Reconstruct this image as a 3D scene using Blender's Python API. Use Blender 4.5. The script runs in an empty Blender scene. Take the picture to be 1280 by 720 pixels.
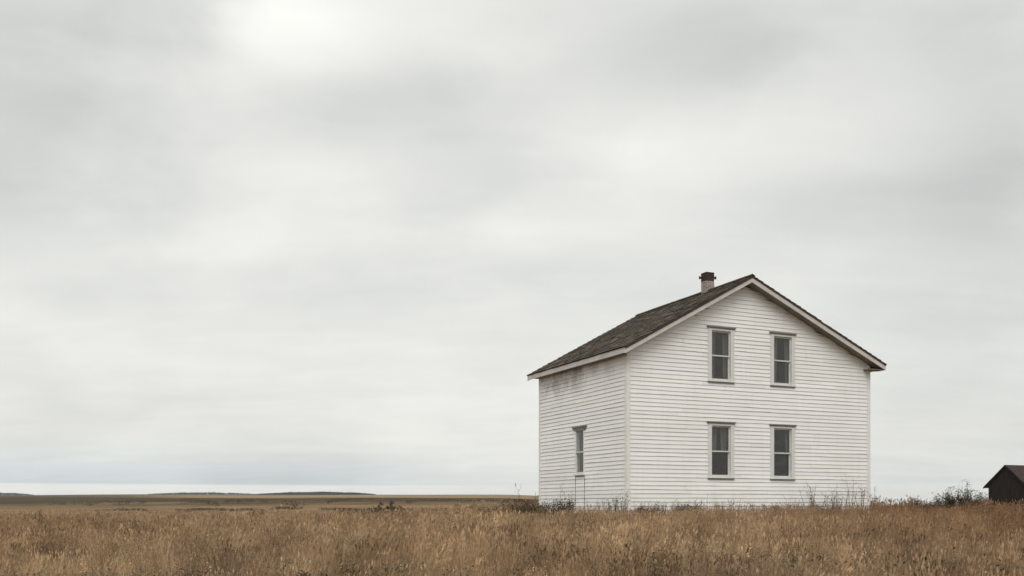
import bpy, bmesh, math, random
import numpy as np
from mathutils import Vector, Matrix, noise

random.seed(7)
rng = np.random.default_rng(7)
R = math.radians
scene = bpy.context.scene
COL = scene.collection

F = 1161.0            # focal length in pixels of a 1280 px wide frame
HORIZ = 632.0         # row of the true horizon in a 720 px high frame
EYE = 1.55

# ------------------------------------------------------------------ helpers
def smooth(a, b, x):
    t = np.clip((np.asarray(x, float) - a) / (b - a), 0, 1)
    return t * t * (3 - 2 * t)

def wave_noise(x, y, seed, n=6, base=1.0):
    r = np.random.default_rng(seed)
    out = 0
    for i in range(n):
        a = r.uniform(0, 2 * math.pi); k = base * r.uniform(.6, 1.9) * (1.45 ** i) ; p = r.uniform(0, 6.28)
        out = out + np.sin((x * math.cos(a) + y * math.sin(a)) * k + p) / (1.35 ** i)
    return out / 2.6

def ground_z(X, Y):
    X = np.asarray(X, float); Y = np.asarray(Y, float)
    rr = np.sqrt(X * X + Y * Y)
    z = np.interp(Y, [-1e5, 0, 5, 11, 20, 27, 33, 46], [0, 0, .08, .28, .76, 1.04, 1.20, 1.14])
    low = (.60 * (1 - smooth(-8.5, 3.5, X)) + .06) * smooth(12, 32, Y)
    low = low + .32 * smooth(12.5, 17, X) * smooth(24, 38, Y)
    low = low - .12 * smooth(.5, 4, X) * (1 - smooth(13, 16, X)) * smooth(20, 29, Y) * (1 - smooth(35, 42, Y))
    z = z - low
    z = z + .035 * wave_noise(X, Y, 3, 5, .55)
    # beyond the crest
    u = X / np.maximum(Y, 1.0)
    left = 1 - smooth(-.02, .30, u)
    prof = np.interp(Y, [0, 46, 62, 90, 130, 200, 300, 450, 700, 1000, 1500, 1750, 2300, 4000],
                     [1.14, 1.14, .6, -.6, -.9, .5, 2.2, 4.3, 8.0, 12.0, 18.6, 19.6, 12, 2])
    und = (.9 * wave_noise(X, Y, 11, 5, .012) * smooth(140, 320, Y) + 1.1 * wave_noise(X, Y, 12, 4, .0028) * smooth(500, 1400, Y))
    far_l = prof + und - low * (1 - smooth(46, 110, Y))
    far_r = np.interp(Y, [0, 46, 60, 75, 120, 300, 1500, 4000], [1.14, 1.14, .85, .45, -.8, -5, -9, -9])
    far = far_l * left + far_r * (1 - left)
    k = smooth(42, 52, Y)
    z = z * (1 - k) + far * k
    back = smooth(0, -60, Y)
    return z * (1 - back) + (-.3) * back

def gz(x, y):
    return float(ground_z(x, y))

def at(px, Y):
    return (px - 640) / F * Y

class MB:
    def __init__(s):
        s.v = []; s.f = []; s.c = []
    def poly(s, pts, col=None):
        n = len(s.v); s.v += [tuple(p) for p in pts]; s.f.append(list(range(n, n + len(pts)))); s.c.append(col)
    def hexa(s, p, col=None):
        n = len(s.v); s.v += [tuple(q) for q in p]
        for f in ((0, 3, 2, 1), (4, 5, 6, 7), (0, 1, 5, 4), (1, 2, 6, 5), (2, 3, 7, 6), (3, 0, 4, 7)):
            s.f.append([n + i for i in f]); s.c.append(col)
    def box(s, x0, x1, y0, y1, z0, z1, col=None):
        s.hexa([(x0, y0, z0), (x1, y0, z0), (x1, y1, z0), (x0, y1, z0), (x0, y0, z1), (x1, y0, z1), (x1, y1, z1), (x0, y1, z1)], col)
    def tube(s, pts, rad, n=5, col=None):
        pts = [Vector(p) for p in pts]
        if not hasattr(rad, '__len__'): rad = [rad] * len(pts)
        base = len(s.v)
        for i, p in enumerate(pts):
            d = (pts[min(i + 1, len(pts) - 1)] - pts[max(i - 1, 0)])
            d = d.normalized() if d.length > 1e-9 else Vector((0, 0, 1))
            a = d.orthogonal().normalized(); b = d.cross(a)
            for k in range(n):
                t = 2 * math.pi * k / n
                s.v.append(tuple(p + (a * math.cos(t) + b * math.sin(t)) * rad[i]))
        for i in range(len(pts) - 1):
            for k in range(n):
                k2 = (k + 1) % n
                s.f.append([base + i * n + k, base + i * n + k2, base + (i + 1) * n + k2, base + (i + 1) * n + k]); s.c.append(col)
        s.f.append([base + k for k in range(n)][::-1]); s.c.append(col)
        s.f.append([base + (len(pts) - 1) * n + k for k in range(n)]); s.c.append(col)
    def mesh(s, name, mat, recalc=True, bevel=0):
        me = bpy.data.meshes.new(name)
        me.from_pydata(s.v, [], s.f)
        if any(c is not None for c in s.c):
            at_ = me.color_attributes.new('Tint', 'FLOAT_COLOR', 'CORNER')
            arr = []
            for f, c in zip(s.f, s.c):
                c = (c if c is not None else 0.5)
                if not hasattr(c, '__len__'): c = (c, c, c)
                arr += [c[0], c[1], c[2], 1.0] * len(f)
            at_.data.foreach_set('color', arr)
        if recalc:
            bm = bmesh.new(); bm.from_mesh(me); bmesh.ops.recalc_face_normals(bm, faces=bm.faces); bm.to_mesh(me); bm.free()
        me.materials.append(mat)
        return me
    def build(s, name, mat, parent=None, recalc=True, bevel=0):
        o = bpy.data.objects.new(name, s.mesh(name, mat, recalc))
        COL.objects.link(o)
        if parent: o.parent = parent
        if bevel:
            m = o.modifiers.new('edge', 'BEVEL'); m.width = bevel; m.segments = 2; m.limit_method = 'ANGLE'
        return o

def tag(o, label=None, cat=None, group=None, kind=None):
    if label: o['label'] = label
    if cat: o['category'] = cat
    if group: o['group'] = group
    if kind: o['kind'] = kind
    return o

def empty(name, loc, rz=0):
    o = bpy.data.objects.new(name, None); COL.objects.link(o)
    o.location = loc; o.rotation_euler = (0, 0, rz); o.empty_display_size = .3
    return o

# ------------------------------------------------------------------ node helpers
class N:
    def __init__(s, tree):
        s.t = tree; tree.nodes.clear()
    def n(s, typ, ins=None, **props):
        nd = s.t.nodes.new(typ)
        for k, v in props.items(): setattr(nd, k, v)
        for k, v in (ins or {}).items():
            sock = nd.inputs[k]
            if isinstance(v, bpy.types.NodeSocket): s.t.links.new(v, sock)
            else: sock.default_value = v
        return nd
    def link(s, a, b): s.t.links.new(a, b)
    def m(s, op, a, b=None, c=None, clamp=False):
        nd = s.t.nodes.new('ShaderNodeMath'); nd.operation = op; nd.use_clamp = clamp
        for i, v in enumerate((a, b, c)):
            if v is None: continue
            if isinstance(v, bpy.types.NodeSocket): s.t.links.new(v, nd.inputs[i])
            else: nd.inputs[i].default_value = v
        return nd.outputs[0]
    def noise(s, vec, scale, detail=4, rough=.55, dist=0):
        return s.n('ShaderNodeTexNoise', {'Vector': vec, 'Scale': scale, 'Detail': detail, 'Roughness': rough, 'Distortion': dist}).outputs['Fac']
    def map(s, vec, scale=(1, 1, 1), loc=(0, 0, 0), rot=(0, 0, 0)):
        return s.n('ShaderNodeMapping', {'Vector': vec, 'Scale': scale, 'Location': loc, 'Rotation': rot}).outputs[0]
    def rng(s, v, a, b, c=0, d=1, smooth=False):
        nd = s.n('ShaderNodeMapRange', {'Value': v, 'From Min': a, 'From Max': b, 'To Min': c, 'To Max': d})
        if smooth: nd.interpolation_type = 'SMOOTHSTEP'
        return nd.outputs[0]
    def mix(s, fac, a, b, blend='MIX'):
        nd = s.n('ShaderNodeMix', data_type='RGBA', blend_type=blend, clamp_factor=True)
        for i, v in ((0, fac), (6, a), (7, b)):
            if isinstance(v, bpy.types.NodeSocket): s.t.links.new(v, nd.inputs[i])
            elif i == 0: nd.inputs[0].default_value = v
            else: nd.inputs[i].default_value = (v[0], v[1], v[2], 1)
        return nd.outputs[2]
    def ramp(s, fac, stops):
        nd = s.n('ShaderNodeValToRGB', {'Fac': fac}); cr = nd.color_ramp
        while len(cr.elements) < len(stops): cr.elements.new(.5)
        for e, (p, c) in zip(cr.elements, stops):
            e.position = p; e.color = (c[0], c[1], c[2], 1)
        return nd.outputs[0]

def mat(name):
    m = bpy.data.materials.new(name); m.use_nodes = True
    k = N(m.node_tree)
    out = k.n('ShaderNodeOutputMaterial')
    return m, k, out

def finish(k, out, col, rough=.6, bump=None, bstr=.3, bdist=.01, spec=.3, translucent=0):
    ins = {'Base Color': col if isinstance(col, bpy.types.NodeSocket) else (*col, 1), 'Roughness': rough, 'Specular IOR Level': spec}
    if bump is not None:
        b = k.n('ShaderNodeBump', {'Height': bump, 'Strength': bstr, 'Distance': bdist}); ins['Normal'] = b.outputs[0]
    p = k.n('ShaderNodeBsdfPrincipled', ins)
    if translucent:
        t = k.n('ShaderNodeBsdfTranslucent', {'Color': ins['Base Color']})
        mx = k.n('ShaderNodeMixShader', {0: translucent, 1: p.outputs[0], 2: t.outputs[0]})
        k.link(mx.outputs[0], out.inputs[0])
    else:
        k.link(p.outputs[0], out.inputs[0])

def objc(k): return k.n('ShaderNodeTexCoord').outputs['Object']
def posn(k): return k.n('ShaderNodeNewGeometry').outputs['Position']
def tint(k): return k.n('ShaderNodeVertexColor', layer_name='Tint').outputs[0]

# ------------------------------------------------------------------ materials
def siding_material():
    m, k, out = mat('white_painted_siding')
    v = objc(k)
    t = tint(k)
    big = k.noise(v, .55, 4)
    base = k.mix(k.rng(big, .35, .7), (.80, .80, .79), (.86, .862, .86))
    base = k.mix(1.0, base, k.mix(1, t, (1, 1, 1), 'MIX') if False else t, 'MULTIPLY')
    # vertical streaks of grime
    st = k.noise(k.map(v, (3.2, 3.2, .35)), 1.6, 5, .6)
    base = k.mix(k.rng(st, .52, .8, 0, .26), base, (.60, .57, .50))
    # fine chipped paint
    ch = k.noise(k.map(v, (1.3, 1.3, 7)), 7, 6, .7)
    base = k.mix(k.rng(ch, .70, .76, 0, .55), base, (.40, .37, .33))
    sx = k.n('ShaderNodeSeparateXYZ', {0: v})
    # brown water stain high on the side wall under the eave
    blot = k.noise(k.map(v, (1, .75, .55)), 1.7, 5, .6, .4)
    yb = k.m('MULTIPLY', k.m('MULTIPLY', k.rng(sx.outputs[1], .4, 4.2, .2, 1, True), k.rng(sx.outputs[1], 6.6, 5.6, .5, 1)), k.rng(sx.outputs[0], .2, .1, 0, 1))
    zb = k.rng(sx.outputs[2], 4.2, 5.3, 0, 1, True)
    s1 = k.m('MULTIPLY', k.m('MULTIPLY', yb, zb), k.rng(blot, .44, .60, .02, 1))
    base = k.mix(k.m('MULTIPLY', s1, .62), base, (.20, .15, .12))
    # mildew along the top of the walls just under the boards of the rake
    s2 = k.m('MULTIPLY', k.rng(sx.outputs[2], .9, .3, 0, 1), k.rng(k.noise(v, 2.3, 5), .4, .7))
    base = k.mix(k.m('MULTIPLY', s2, .35), base, (.42, .38, .28))
    # slight greenish patches
    g = k.noise(v, .9, 3)
    base = k.mix(k.rng(g, .58, .75, 0, .25), base, (.68, .70, .58))
    bmp = k.noise(k.map(v, (2, 2, 30)), 6, 5, .6)
    finish(k, out, base, .55, bmp, .25, .004, .35)
    return m

def paint_material(name, col, dirt=(.33, .30, .26), amt=.4, scale=3):
    m, k, out = mat(name)
    v = objc(k)
    n1 = k.noise(v, scale, 6, .65)
    base = k.mix(k.rng(n1, .45, .8, 0, amt), col, dirt)
    n2 = k.noise(v, scale * 9, 5, .7)
    base = k.mix(k.rng(n2, .62, .75, 0, amt), base, dirt)
    finish(k, out, base, .6, n2, .3, .004, .3)
    return m

def shingle_material():
    m, k, out = mat('weathered_wood_shingles')
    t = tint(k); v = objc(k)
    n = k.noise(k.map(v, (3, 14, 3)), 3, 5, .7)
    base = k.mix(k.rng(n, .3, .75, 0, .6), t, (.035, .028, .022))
    li = k.noise(v, 2.2, 5, .7)
    base = k.mix(k.rng(li, .52, .68, 0, .65), base, (.105, .105, .062))
    r = k.noise(v, .8, 4)
    base = k.mix(k.rng(r, .55, .75, 0, .45), base, (.13, .07, .04))
    finish(k, out, base, .85, n, .6, .01, .15)
    return m

def brick_material():
    m, k, out = mat('old_chimney_brick')
    v = objc(k)
    # bricks laid in courses, wrapped round the four faces
    s = k.n('ShaderNodeSeparateXYZ', {0: v})
    along = k.m('ADD', s.outputs[0], s.outputs[1])
    vec = k.n('ShaderNodeCombineXYZ', {0: along, 1: s.outputs[2], 2: 0.0}).outputs[0]
    b = k.n('ShaderNodeTexBrick', {'Vector': vec, 'Color1': (.075, .040, .032, 1), 'Color2': (.045, .028, .023, 1), 'Mortar': (.075, .062, .055, 1),
            'Scale': 1.0, 'Mortar Size': .007, 'Brick Width': .2, 'Row Height': .07})
    n = k.noise(v, 9, 5, .65)
    base = k.mix(k.rng(n, .35, .75, 0, .6), b.outputs[0], (.026, .021, .019))
    finish(k, out, base, .9, b.outputs['Fac'], -.4, .01, .1)
    return m

def lime_brick_material():
    m, k, out = mat('limewashed_chimney_brick')
    v = objc(k)
    s = k.n('ShaderNodeSeparateXYZ', {0: v})
    along = k.m('ADD', s.outputs[0], s.outputs[1])
    vec = k.n('ShaderNodeCombineXYZ', {0: along, 1: s.outputs[2], 2: 0.0}).outputs[0]
    b = k.n('ShaderNodeTexBrick', {'Vector': vec, 'Color1': (.26, .19, .17, 1), 'Color2': (.13, .08, .065, 1), 'Mortar': (.42, .40, .385, 1),
            'Scale': 1.0, 'Mortar Size': .012, 'Brick Width': .2, 'Row Height': .07})
    n = k.noise(v, 7, 5, .65)
    base = k.mix(k.rng(n, .4, .7, 0, .7), b.outputs[0], (.36, .31, .29))
    finish(k, out, base, .9, n, .4, .01, .1)
    return m

def glass_material():
    m, k, out = mat('old_window_glass')
    v = objc(k)
    bmp = k.noise(v, 2.5, 2)
    b = k.n('ShaderNodeBump', {'Height': bmp, 'Strength': .25, 'Distance': .01})
    back = k.n('ShaderNodeNewGeometry').outputs['Backfacing']
    fr = k.n('ShaderNodeFresnel', {'IOR': k.rng(back, 0, 1, 1.45, 1 / 1.45), 'Normal': b.outputs[0]})
    tr = k.n('ShaderNodeBsdfTransparent', {'Color': (.80, .82, .80, 1)})
    gl = k.n('ShaderNodeBsdfGlossy', {'Color': (1, 1, 1, 1), 'Roughness': .04, 'Normal': b.outputs[0]})
    mx = k.n('ShaderNodeMixShader', {0: k.m('ADD', fr.outputs[0], .02), 1: tr.outputs[0], 2: gl.outputs[0]})
    # film of dust
    df = k.n('ShaderNodeBsdfDiffuse', {'Color': (.33, .32, .29, 1)})
    mx2 = k.n('ShaderNodeMixShader', {0: k.rng(k.noise(v, 4, 5), .3, .8, .02, .12), 1: mx.outputs[0], 2: df.outputs[0]})
    k.link(mx2.outputs[0], out.inputs[0])
    return m

def simple(name, c1, c2, scale=4, rough=.8, detail=5, bstr=.3, translucent=0, stretch=(1, 1, 1)):
    m, k, out = mat(name)
    v = k.map(objc(k), stretch)
    n = k.noise(v, scale, detail, .6)
    finish(k, out, k.mix(k.rng(n, .3, .7), c1, c2), rough, n, bstr, .01, .15, translucent)
    return m

def curtain_material():
    m, k, out = mat('faded_sheer_curtain')
    v = objc(k)
    n = k.noise(k.map(v, (6, 6, .5)), 3, 4, .6)
    base = k.mix(k.rng(n, .35, .7), (.27, .26, .225), (.10, .096, .085))
    finish(k, out, base, .9, None, translucent=.3)
    return m

def grass_material():
    m, k, out = mat('dry_prairie_grass_blades')
    p = posn(k)
    t = tint(k)                                   # r: height along blade, g: per-blade random, b: kind of plant
    s = k.n('ShaderNodeSeparateColor', {0: t})
    rnd = k.n('ShaderNodeObjectInfo').outputs['Random']
    flat = k.map(p, (1, 1, 0))
    tan = k.ramp(s.outputs[1], [(0, (.34, .228, .125)), (.3, (.47, .33, .185)), (.6, (.57, .41, .24)), (.85, (.52, .365, .21)), (1, (.66, .51, .33))])
    grn = k.ramp(s.outputs[1], [(0, (.085, .074, .042)), (.5, (.16, .135, .080)), (.8, (.23, .19, .12)), (1, (.36, .29, .20))])
    red = k.ramp(s.outputs[1], [(0, (.14, .085, .058)), (.6, (.25, .155, .105)), (1, (.34, .24, .18))])
    patch = k.noise(flat, .55, 5, .6)
    patch2 = k.noise(k.map(p, (1, 1, 0), (31, 7, 0)), .35, 4, .6)
    c = k.mix(k.rng(patch2, .50, .68, 0, .75), tan, red)
    isg = k.rng(s.outputs[2], .45, .55)
    c = k.mix(isg, c, grn)
    c = k.mix(k.rng(patch, .55, .70, 0, .45), c, grn)
    # large soft bands of paler and redder grass
    big = k.noise(k.map(p, (1, 1, 0)), .12, 3)
    c = k.mix(k.rng(big, .35, .65), c, k.mix(1, c, (.80, .74, .70), 'MULTIPLY'))
    mid = k.noise(k.map(p, (1, .6, 0), (5, 9, 0)), .85, 5, .65)
    c = k.mix(k.rng(mid, .46, .62, 0, .78), c, k.mix(1, c, (.42, .37, .34), 'MULTIPLY'))
    sx = k.n('ShaderNodeSeparateXYZ', {0: p}).outputs[0]
    c = k.mix(k.rng(sx, 3, 17, 0, .8), c, k.mix(1, c, (.62, .48, .39), 'MULTIPLY'))
    hv = k.n('ShaderNodeHueSaturation', {'Color': c, 'Value': k.rng(rnd, 0, 1, .80, 1.36), 'Saturation': .94})
    finish(k, out, hv.outputs[0], .75, None, spec=.15, translucent=.22)
    return m

def ground_material():
    m, k, out = mat('prairie_ground')
    p = posn(k)
    s = k.n('ShaderNodeSeparateXYZ', {0: p})
    n1 = k.noise(k.map(p, (1, 1, 0)), 6, 6, .7)
    soil = k.mix(k.rng(n1, .3, .7), (.10, .070, .042), (.21, .15, .09))
    # fields beyond the crest: wide bands of dry grass, scrub and ploughed land
    v2 = k.map(p, (.0045, .017, 0), (3.1, .4, 0))
    b1 = k.noise(v2, 1.0, 6, .62, .3)
    far = k.ramp(b1, [(.28, (.050, .034, .020)), (.42, (.085, .057, .033)), (.50, (.15, .102, .058)), (.58, (.22, .158, .09)), (.66, (.115, .095, .050)), (.76, (.060, .052, .028))])
    v3 = k.map(p, (.10, .028, 0))
    b2 = k.noise(v3, 1.0, 6, .7)
    far = k.mix(k.rng(b2, .48, .62, 0, .85), far, (.030, .026, .018))
    # named stretches of the view: a tan strip, a dark scrub strip, an olive slope
    y = s.outputs[1]
    wob = k.m('MULTIPLY_ADD', k.noise(k.map(p, (.007, .004, 0)), 1, 5), 520, -260)
    yy = k.m('ADD', y, wob)
    def band(a, b, e): return k.m('MULTIPLY', k.rng(yy, a - e, a + e, 0, 1, True), k.rng(yy, b - e, b + e, 1, 0, True))
    xr = k.m('DIVIDE', s.outputs[0], k.m('MAXIMUM', y, 1.0))
    far = k.mix(k.m('MULTIPLY', k.m('MULTIPLY', band(620, 1200, 70), k.rng(xr, -.42, -.34)), .7), far, (.25, .18, .10))
    far = k.mix(k.m('MULTIPLY', band(300, 560, 50), .7), far, (.040, .029, .020))
    far = k.mix(k.m('MULTIPLY', band(1250, 2600, 80), .65), far, (.11, .098, .062))
    far = k.mix(k.m('MULTIPLY', k.rng(xr, -.36, -.46), .45), far, (.050, .048, .032))
    near = k.mix(k.rng(k.noise(k.map(p, (.03, .09, 0)), 1, 6, .65), .35, .65), (.13, .082, .048), (.27, .185, .108))
    far = k.mix(k.rng(k.m('MULTIPLY_ADD', wob, .12, y), 200, 330), near, far)
    c = k.mix(k.rng(y, 60, 110), soil, far)
    finish(k, out, c, 1.0, n1, .5, .05, 0.0)
    return m

M = {}
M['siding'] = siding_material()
M['trim'] = paint_material('greyed_white_trim_paint', (.66, .665, .65), (.42, .41, .39), .4)
M['corner'] = paint_material('white_corner_board_paint', (.76, .755, .725), (.45, .42, .37), .4)
M['rake'] = paint_material('weathered_rake_board_paint', (.55, .53, .50), (.30, .26, .23), .6, 2.2)
M['sash'] = paint_material('white_sash_paint', (.62, .61, .58), (.30, .28, .25), .5, 6)
M['cap'] = paint_material('weathered_grey_wood', (.24, .225, .20), (.12, .11, .095), .6, 5)
M['soffit'] = paint_material('dirty_shaded_soffit_boards', (.20, .175, .14), (.07, .058, .042), .7, 2)  # dirty boards; base colour also darkened for the soft shade under the overhang
M['shingle'] = shingle_material()
M['underlay'] = simple('roof_deck_boards', (.030, .024, .02), (.055, .045, .035))
M['flash'] = simple('dark_roof_edge_metal', (.035, .030, .028), (.07, .055, .045), 8)
M['brick'] = brick_material()
M['lime'] = lime_brick_material()
M['iron'] = simple('rusty_iron', (.035, .025, .02), (.10, .045, .025), 20, .8)
M['glass'] = glass_material()
M['curtain'] = curtain_material()
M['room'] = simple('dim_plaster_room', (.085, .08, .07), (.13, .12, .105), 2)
M['stone'] = simple('foundation_stone', (.16, .15, .13), (.30, .28, .25), 5, .9)
M['grass'] = grass_material()
M['ground'] = ground_material()
M['stem'] = simple('dry_brown_stem', (.10, .07, .045), (.20, .145, .095), 9, .85)
M['weedleaf'] = simple('withered_weed_leaf', (.060, .050, .030), (.15, .105, .065), 6, .8, translucent=.2)
M['greenleaf'] = simple('dull_green_leaf', (.040, .040, .022), (.085, .078, .042), 5, .8, translucent=.2)
M['darkleaf'] = simple('dark_scrub_leaf', (.036, .028, .018), (.080, .062, .038), 5, .85, translucent=.15)
M['redleaf'] = simple('russet_leaf', (.10, .035, .022), (.17, .075, .045), 5, .8, translucent=.2)
M['barn'] = simple('weathered_dark_barn_boards', (.012, .010, .0085), (.030, .021, .017), 5, .9, stretch=(3, 3, .3))
M['barnroof'] = simple('dark_rusty_shed_roof', (.032, .022, .020), (.055, .037, .034), 3, .85)
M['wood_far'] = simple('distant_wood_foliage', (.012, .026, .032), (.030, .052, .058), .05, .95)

# ------------------------------------------------------------------ sky
world = bpy.data.worlds.new('World'); scene.world = world; world.use_nodes = True
SUN_EL, SUN_AZ = R(50), R(-8)          # azimuth measured from behind the camera towards the right
def build_world():
    k = N(world.node_tree)
    out = k.n('ShaderNodeOutputWorld')
    sky = k.n('ShaderNodeTexSky', sky_type='NISHITA', sun_disc=False, sun_elevation=SUN_EL, sun_rotation=math.pi - SUN_AZ, air_density=1.0, dust_density=3.0)
    b1 = k.n('ShaderNodeBackground', {'Color': sky.outputs[0], 'Strength': .10})
    d = k.n('ShaderNodeTexCoord').outputs['Generated']
    s = k.n('ShaderNodeSeparateXYZ', {0: d})
    x, y, z = s.outputs
    az = k.m('ARCTAN2', x, y)
    hz = k.m('SQRT', k.m('ADD', k.m('MULTIPLY', x, x), k.m('MULTIPLY', y, y)))
    el = k.m('ARCTAN2', z, hz)
    # clouds as a layer seen in perspective: stretched towards the horizon
    inv = k.m('DIVIDE', 1.0, k.m('ADD', k.m('MAXIMUM', z, 0.0), .16))
    plane = k.n('ShaderNodeCombineXYZ', {0: k.m('MULTIPLY', x, inv), 1: k.m('MULTIPLY', y, inv), 2: 0.0}).outputs[0]
    n1 = k.noise(k.map(plane, (.75, 1.0, 1), (2.3, .7, 0)), 1.1, 4, .5, .5)
    n2 = k.noise(k.map(plane, (.9, 1.8, 1), (7.1, 3.3, 0), (0, 0, .25)), 2.0, 6, .55, .6)
    n3 = k.noise(k.map(plane, (.35, 1.6, 1), (1.1, 5.3, 0), (0, 0, .1)), 5.0, 5, .6, .4)
    v = k.m('ADD', SKY0, k.m('MULTIPLY', k.m('SUBTRACT', n1, .5), .22))
    v = k.m('ADD', v, k.m('MULTIPLY', k.m('SUBTRACT', n2, .5), .13))
    v = k.m('ADD', v, k.m('MULTIPLY', k.m('SUBTRACT', n3, .5), .055))
    dirv = k.n('ShaderNodeCombineXYZ', {0: az, 1: k.m('MULTIPLY', el, 1.6), 2: 0.0}).outputs[0]
    n4 = k.noise(k.map(dirv, (1, 1, 1), (4.4, 2.2, 0), (0, 0, .18)), 4.6, 8, .56, .15)
    v = k.m('ADD', v, k.m('MULTIPLY', k.m('SUBTRACT', n4, .5), .27))
    # wobble the cloud masses so that their edges are ragged
    wa = k.m('ADD', az, k.m('MULTIPLY', k.m('SUBTRACT', n4, .5), .20))
    we = k.m('ADD', el, k.m('MULTIPLY', k.m('SUBTRACT', n1, .5), .10))
    def blob(px, py, sx, sy, amp, tilt=0.0):
        nonlocal v
        a0 = math.atan((px - 640) / F); c = math.cos(a0); e0 = math.atan((HORIZ - py) / F * c)
        da = k.m('MULTIPLY', k.m('SUBTRACT', wa, a0), F / sx * 1.0)
        de = k.m('MULTIPLY', k.m('SUBTRACT', k.m('SUBTRACT', we, e0), k.m('MULTIPLY', k.m('SUBTRACT', wa, a0), tilt)), F / sy)
        r2 = k.m('ADD', k.m('MULTIPLY', da, da), k.m('MULTIPLY', de, de))
        v = k.m('ADD', v, k.m('MULTIPLY', k.m('EXPONENT', k.m('MULTIPLY', r2, -1)), amp * 1.18))
    for b in SKY_BLOBS: blob(*b)
    # overcast sky: brighter towards the zenith, paler low down
    zen = k.rng(el, .52, 1.25, 0, 1, True)
    v = k.m('ADD', v, k.m('MULTIPLY', zen, ZENITH))
    left = k.rng(az, -.25, .05, 1, 0, True)
    low = k.rng(el, .018, .075, 1, 0, True)
    lowb = k.m('MULTIPLY', k.m('MULTIPLY', low, k.rng(el, .021, .0225, 0, 1)), k.m('ADD', .25, k.m('MULTIPLY', left, .75)))
    v = k.m('SUBTRACT', v, k.m('MULTIPLY', lowb, .12))
    v = k.m('ADD', v, k.m('MULTIPLY', k.rng(el, .0215, .020, 0, 1), k.m('MULTIPLY', left, .06)))
    v = k.m('MAXIMUM', v, .3)
    colr = k.mix(k.rng(v, .64, .88), (.985, 1.0, .965), (1.0, .998, .945))
    colr = k.mix(k.m('MULTIPLY', lowb, .8), colr, (.90, .985, 1.03))
    vc = k.n('ShaderNodeVectorMath', {0: colr, 'Scale': v}, operation='SCALE').outputs[0]
    b2 = k.n('ShaderNodeBackground', {'Color': vc, 'Strength': 1.0})
    mx = k.n('ShaderNodeMixShader', {0: .93, 1: b1.outputs[0], 2: b2.outputs[0]})
    k.link(mx.outputs[0], out.inputs[0])
ZENITH = .72
SKY0 = .845
SKY_BLOBS = [
    (375, 40, 100, 62, .19), (560, 60, 110, 60, .06), (440, 138, 150, 34, -.085, .10), (540, 95, 60, 40, -.05),
    (900, 45, 170, 62, -.17), (1010, 60, 60, 40, .05), (0, 90, 130, 110, -.13), (150, 60, 120, 120, -.05), (30, 235, 160, 40, -.11),
    (1060, 258, 190, 42, -.085, .04), (1280, 160, 110, 130, -.14), (1180, 30, 80, 60, -.07), (860, 190, 170, 60, .05), (640, 305, 150, 38, .07),
    (390, 305, 120, 30, .035), (600, 225, 110, 30, -.05), (1240, 420, 140, 150, -.09), (110, 340, 120, 30, -.05), (460, 460, 400, 60, .02)]
build_world()

# ------------------------------------------------------------------ sun
sl = bpy.data.lights.new('sun', 'SUN'); sl.energy = 1.35; sl.angle = R(35); sl.color = (1.0, .975, .94)
so = bpy.data.objects.new('sun', sl); COL.objects.link(so)
sd = Vector((math.sin(SUN_AZ) * math.cos(SUN_EL), -math.cos(SUN_AZ) * math.cos(SUN_EL), math.sin(SUN_EL)))
so.rotation_euler = sd.to_track_quat('Z', 'Y').to_euler(); so.location = (0, -20, 40)

# ------------------------------------------------------------------ camera
cd = bpy.data.cameras.new('camera'); cam = bpy.data.objects.new('camera', cd); COL.objects.link(cam)
cam.location = (0, 0, EYE); cam.rotation_euler = (R(90), 0, 0)
cd.sensor_width = 36; cd.lens = F / 1280 * 36
cd.shift_y = (HORIZ - 360) / 1280
cd.clip_start = .1; cd.clip_end = 20000
scene.camera = cam

# ------------------------------------------------------------------ ground
def build_ground():
    az = np.concatenate([np.arange(-42, 42, .3), np.arange(42, 318, 4.0)])
    rad = np.concatenate([[.5], np.arange(1, 60, .5), 60 * (4500 / 60.) ** (np.arange(0, 231) / 230.)])
    A, Q = np.meshgrid(np.radians(az), rad)
    X = Q * np.sin(A); Y = Q * np.cos(A); Z = ground_z(X, Y)
    nr, na = X.shape
    co = np.stack([X, Y, Z], -1).reshape(-1, 3)
    i = np.arange(nr - 1)[:, None] * na; j = np.arange(na)[None]; j2 = (j + 1) % na
    q = np.stack([i + j, i + j2, i + na + j2, i + na + j], -1).reshape(-1, 4)
    me = bpy.data.meshes.new('ground')
    me.vertices.add(len(co)); me.vertices.foreach_set('co', co.ravel())
    me.loops.add(q.size); me.loops.foreach_set('vertex_index', q[:, ::-1].ravel().astype(np.int32))
    me.polygons.add(len(q)); me.polygons.foreach_set('loop_start', np.arange(0, q.size, 4).astype(np.int32))
    me.polygons.foreach_set('use_smooth', np.ones(len(q), bool))
    me.update(); me.validate(); me.materials.append(M['ground'])
    bm = bmesh.new(); bm.from_mesh(me); bmesh.ops.recalc_face_normals(bm, faces=bm.faces)
    if sum(f.normal.z for f in list(bm.faces)[:200]) < 0: bmesh.ops.reverse_faces(bm, faces=bm.faces)
    bm.to_mesh(me); bm.free()
    o = bpy.data.objects.new('ground', me); COL.objects.link(o)
    tag(o, 'dry brown prairie ground rolling away to low hills', 'ground', kind='structure')
build_ground()

# ------------------------------------------------------------------ the farmhouse (local frame: x along the gable wall, y into its depth)
CX, CY = 3.93, 31.7
ANG = math.atan2(.413, .911)
K = .30
WIDTH, DEPTH = 10.97, 6.753
XR, ZR = 4.97, 8.29 + K                 # ridge
XL0, XR0 = -.33, 11.41                 # eaves
SL = (8.29 - 5.38) / (XR - XL0); SR = (8.29 - 5.51) / (XR0 - XR)
YF, YB = -.42, 7.25
def rz_top(x): return ZR - (SL * (XR - x) if x < XR else SR * (x - XR))

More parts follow.
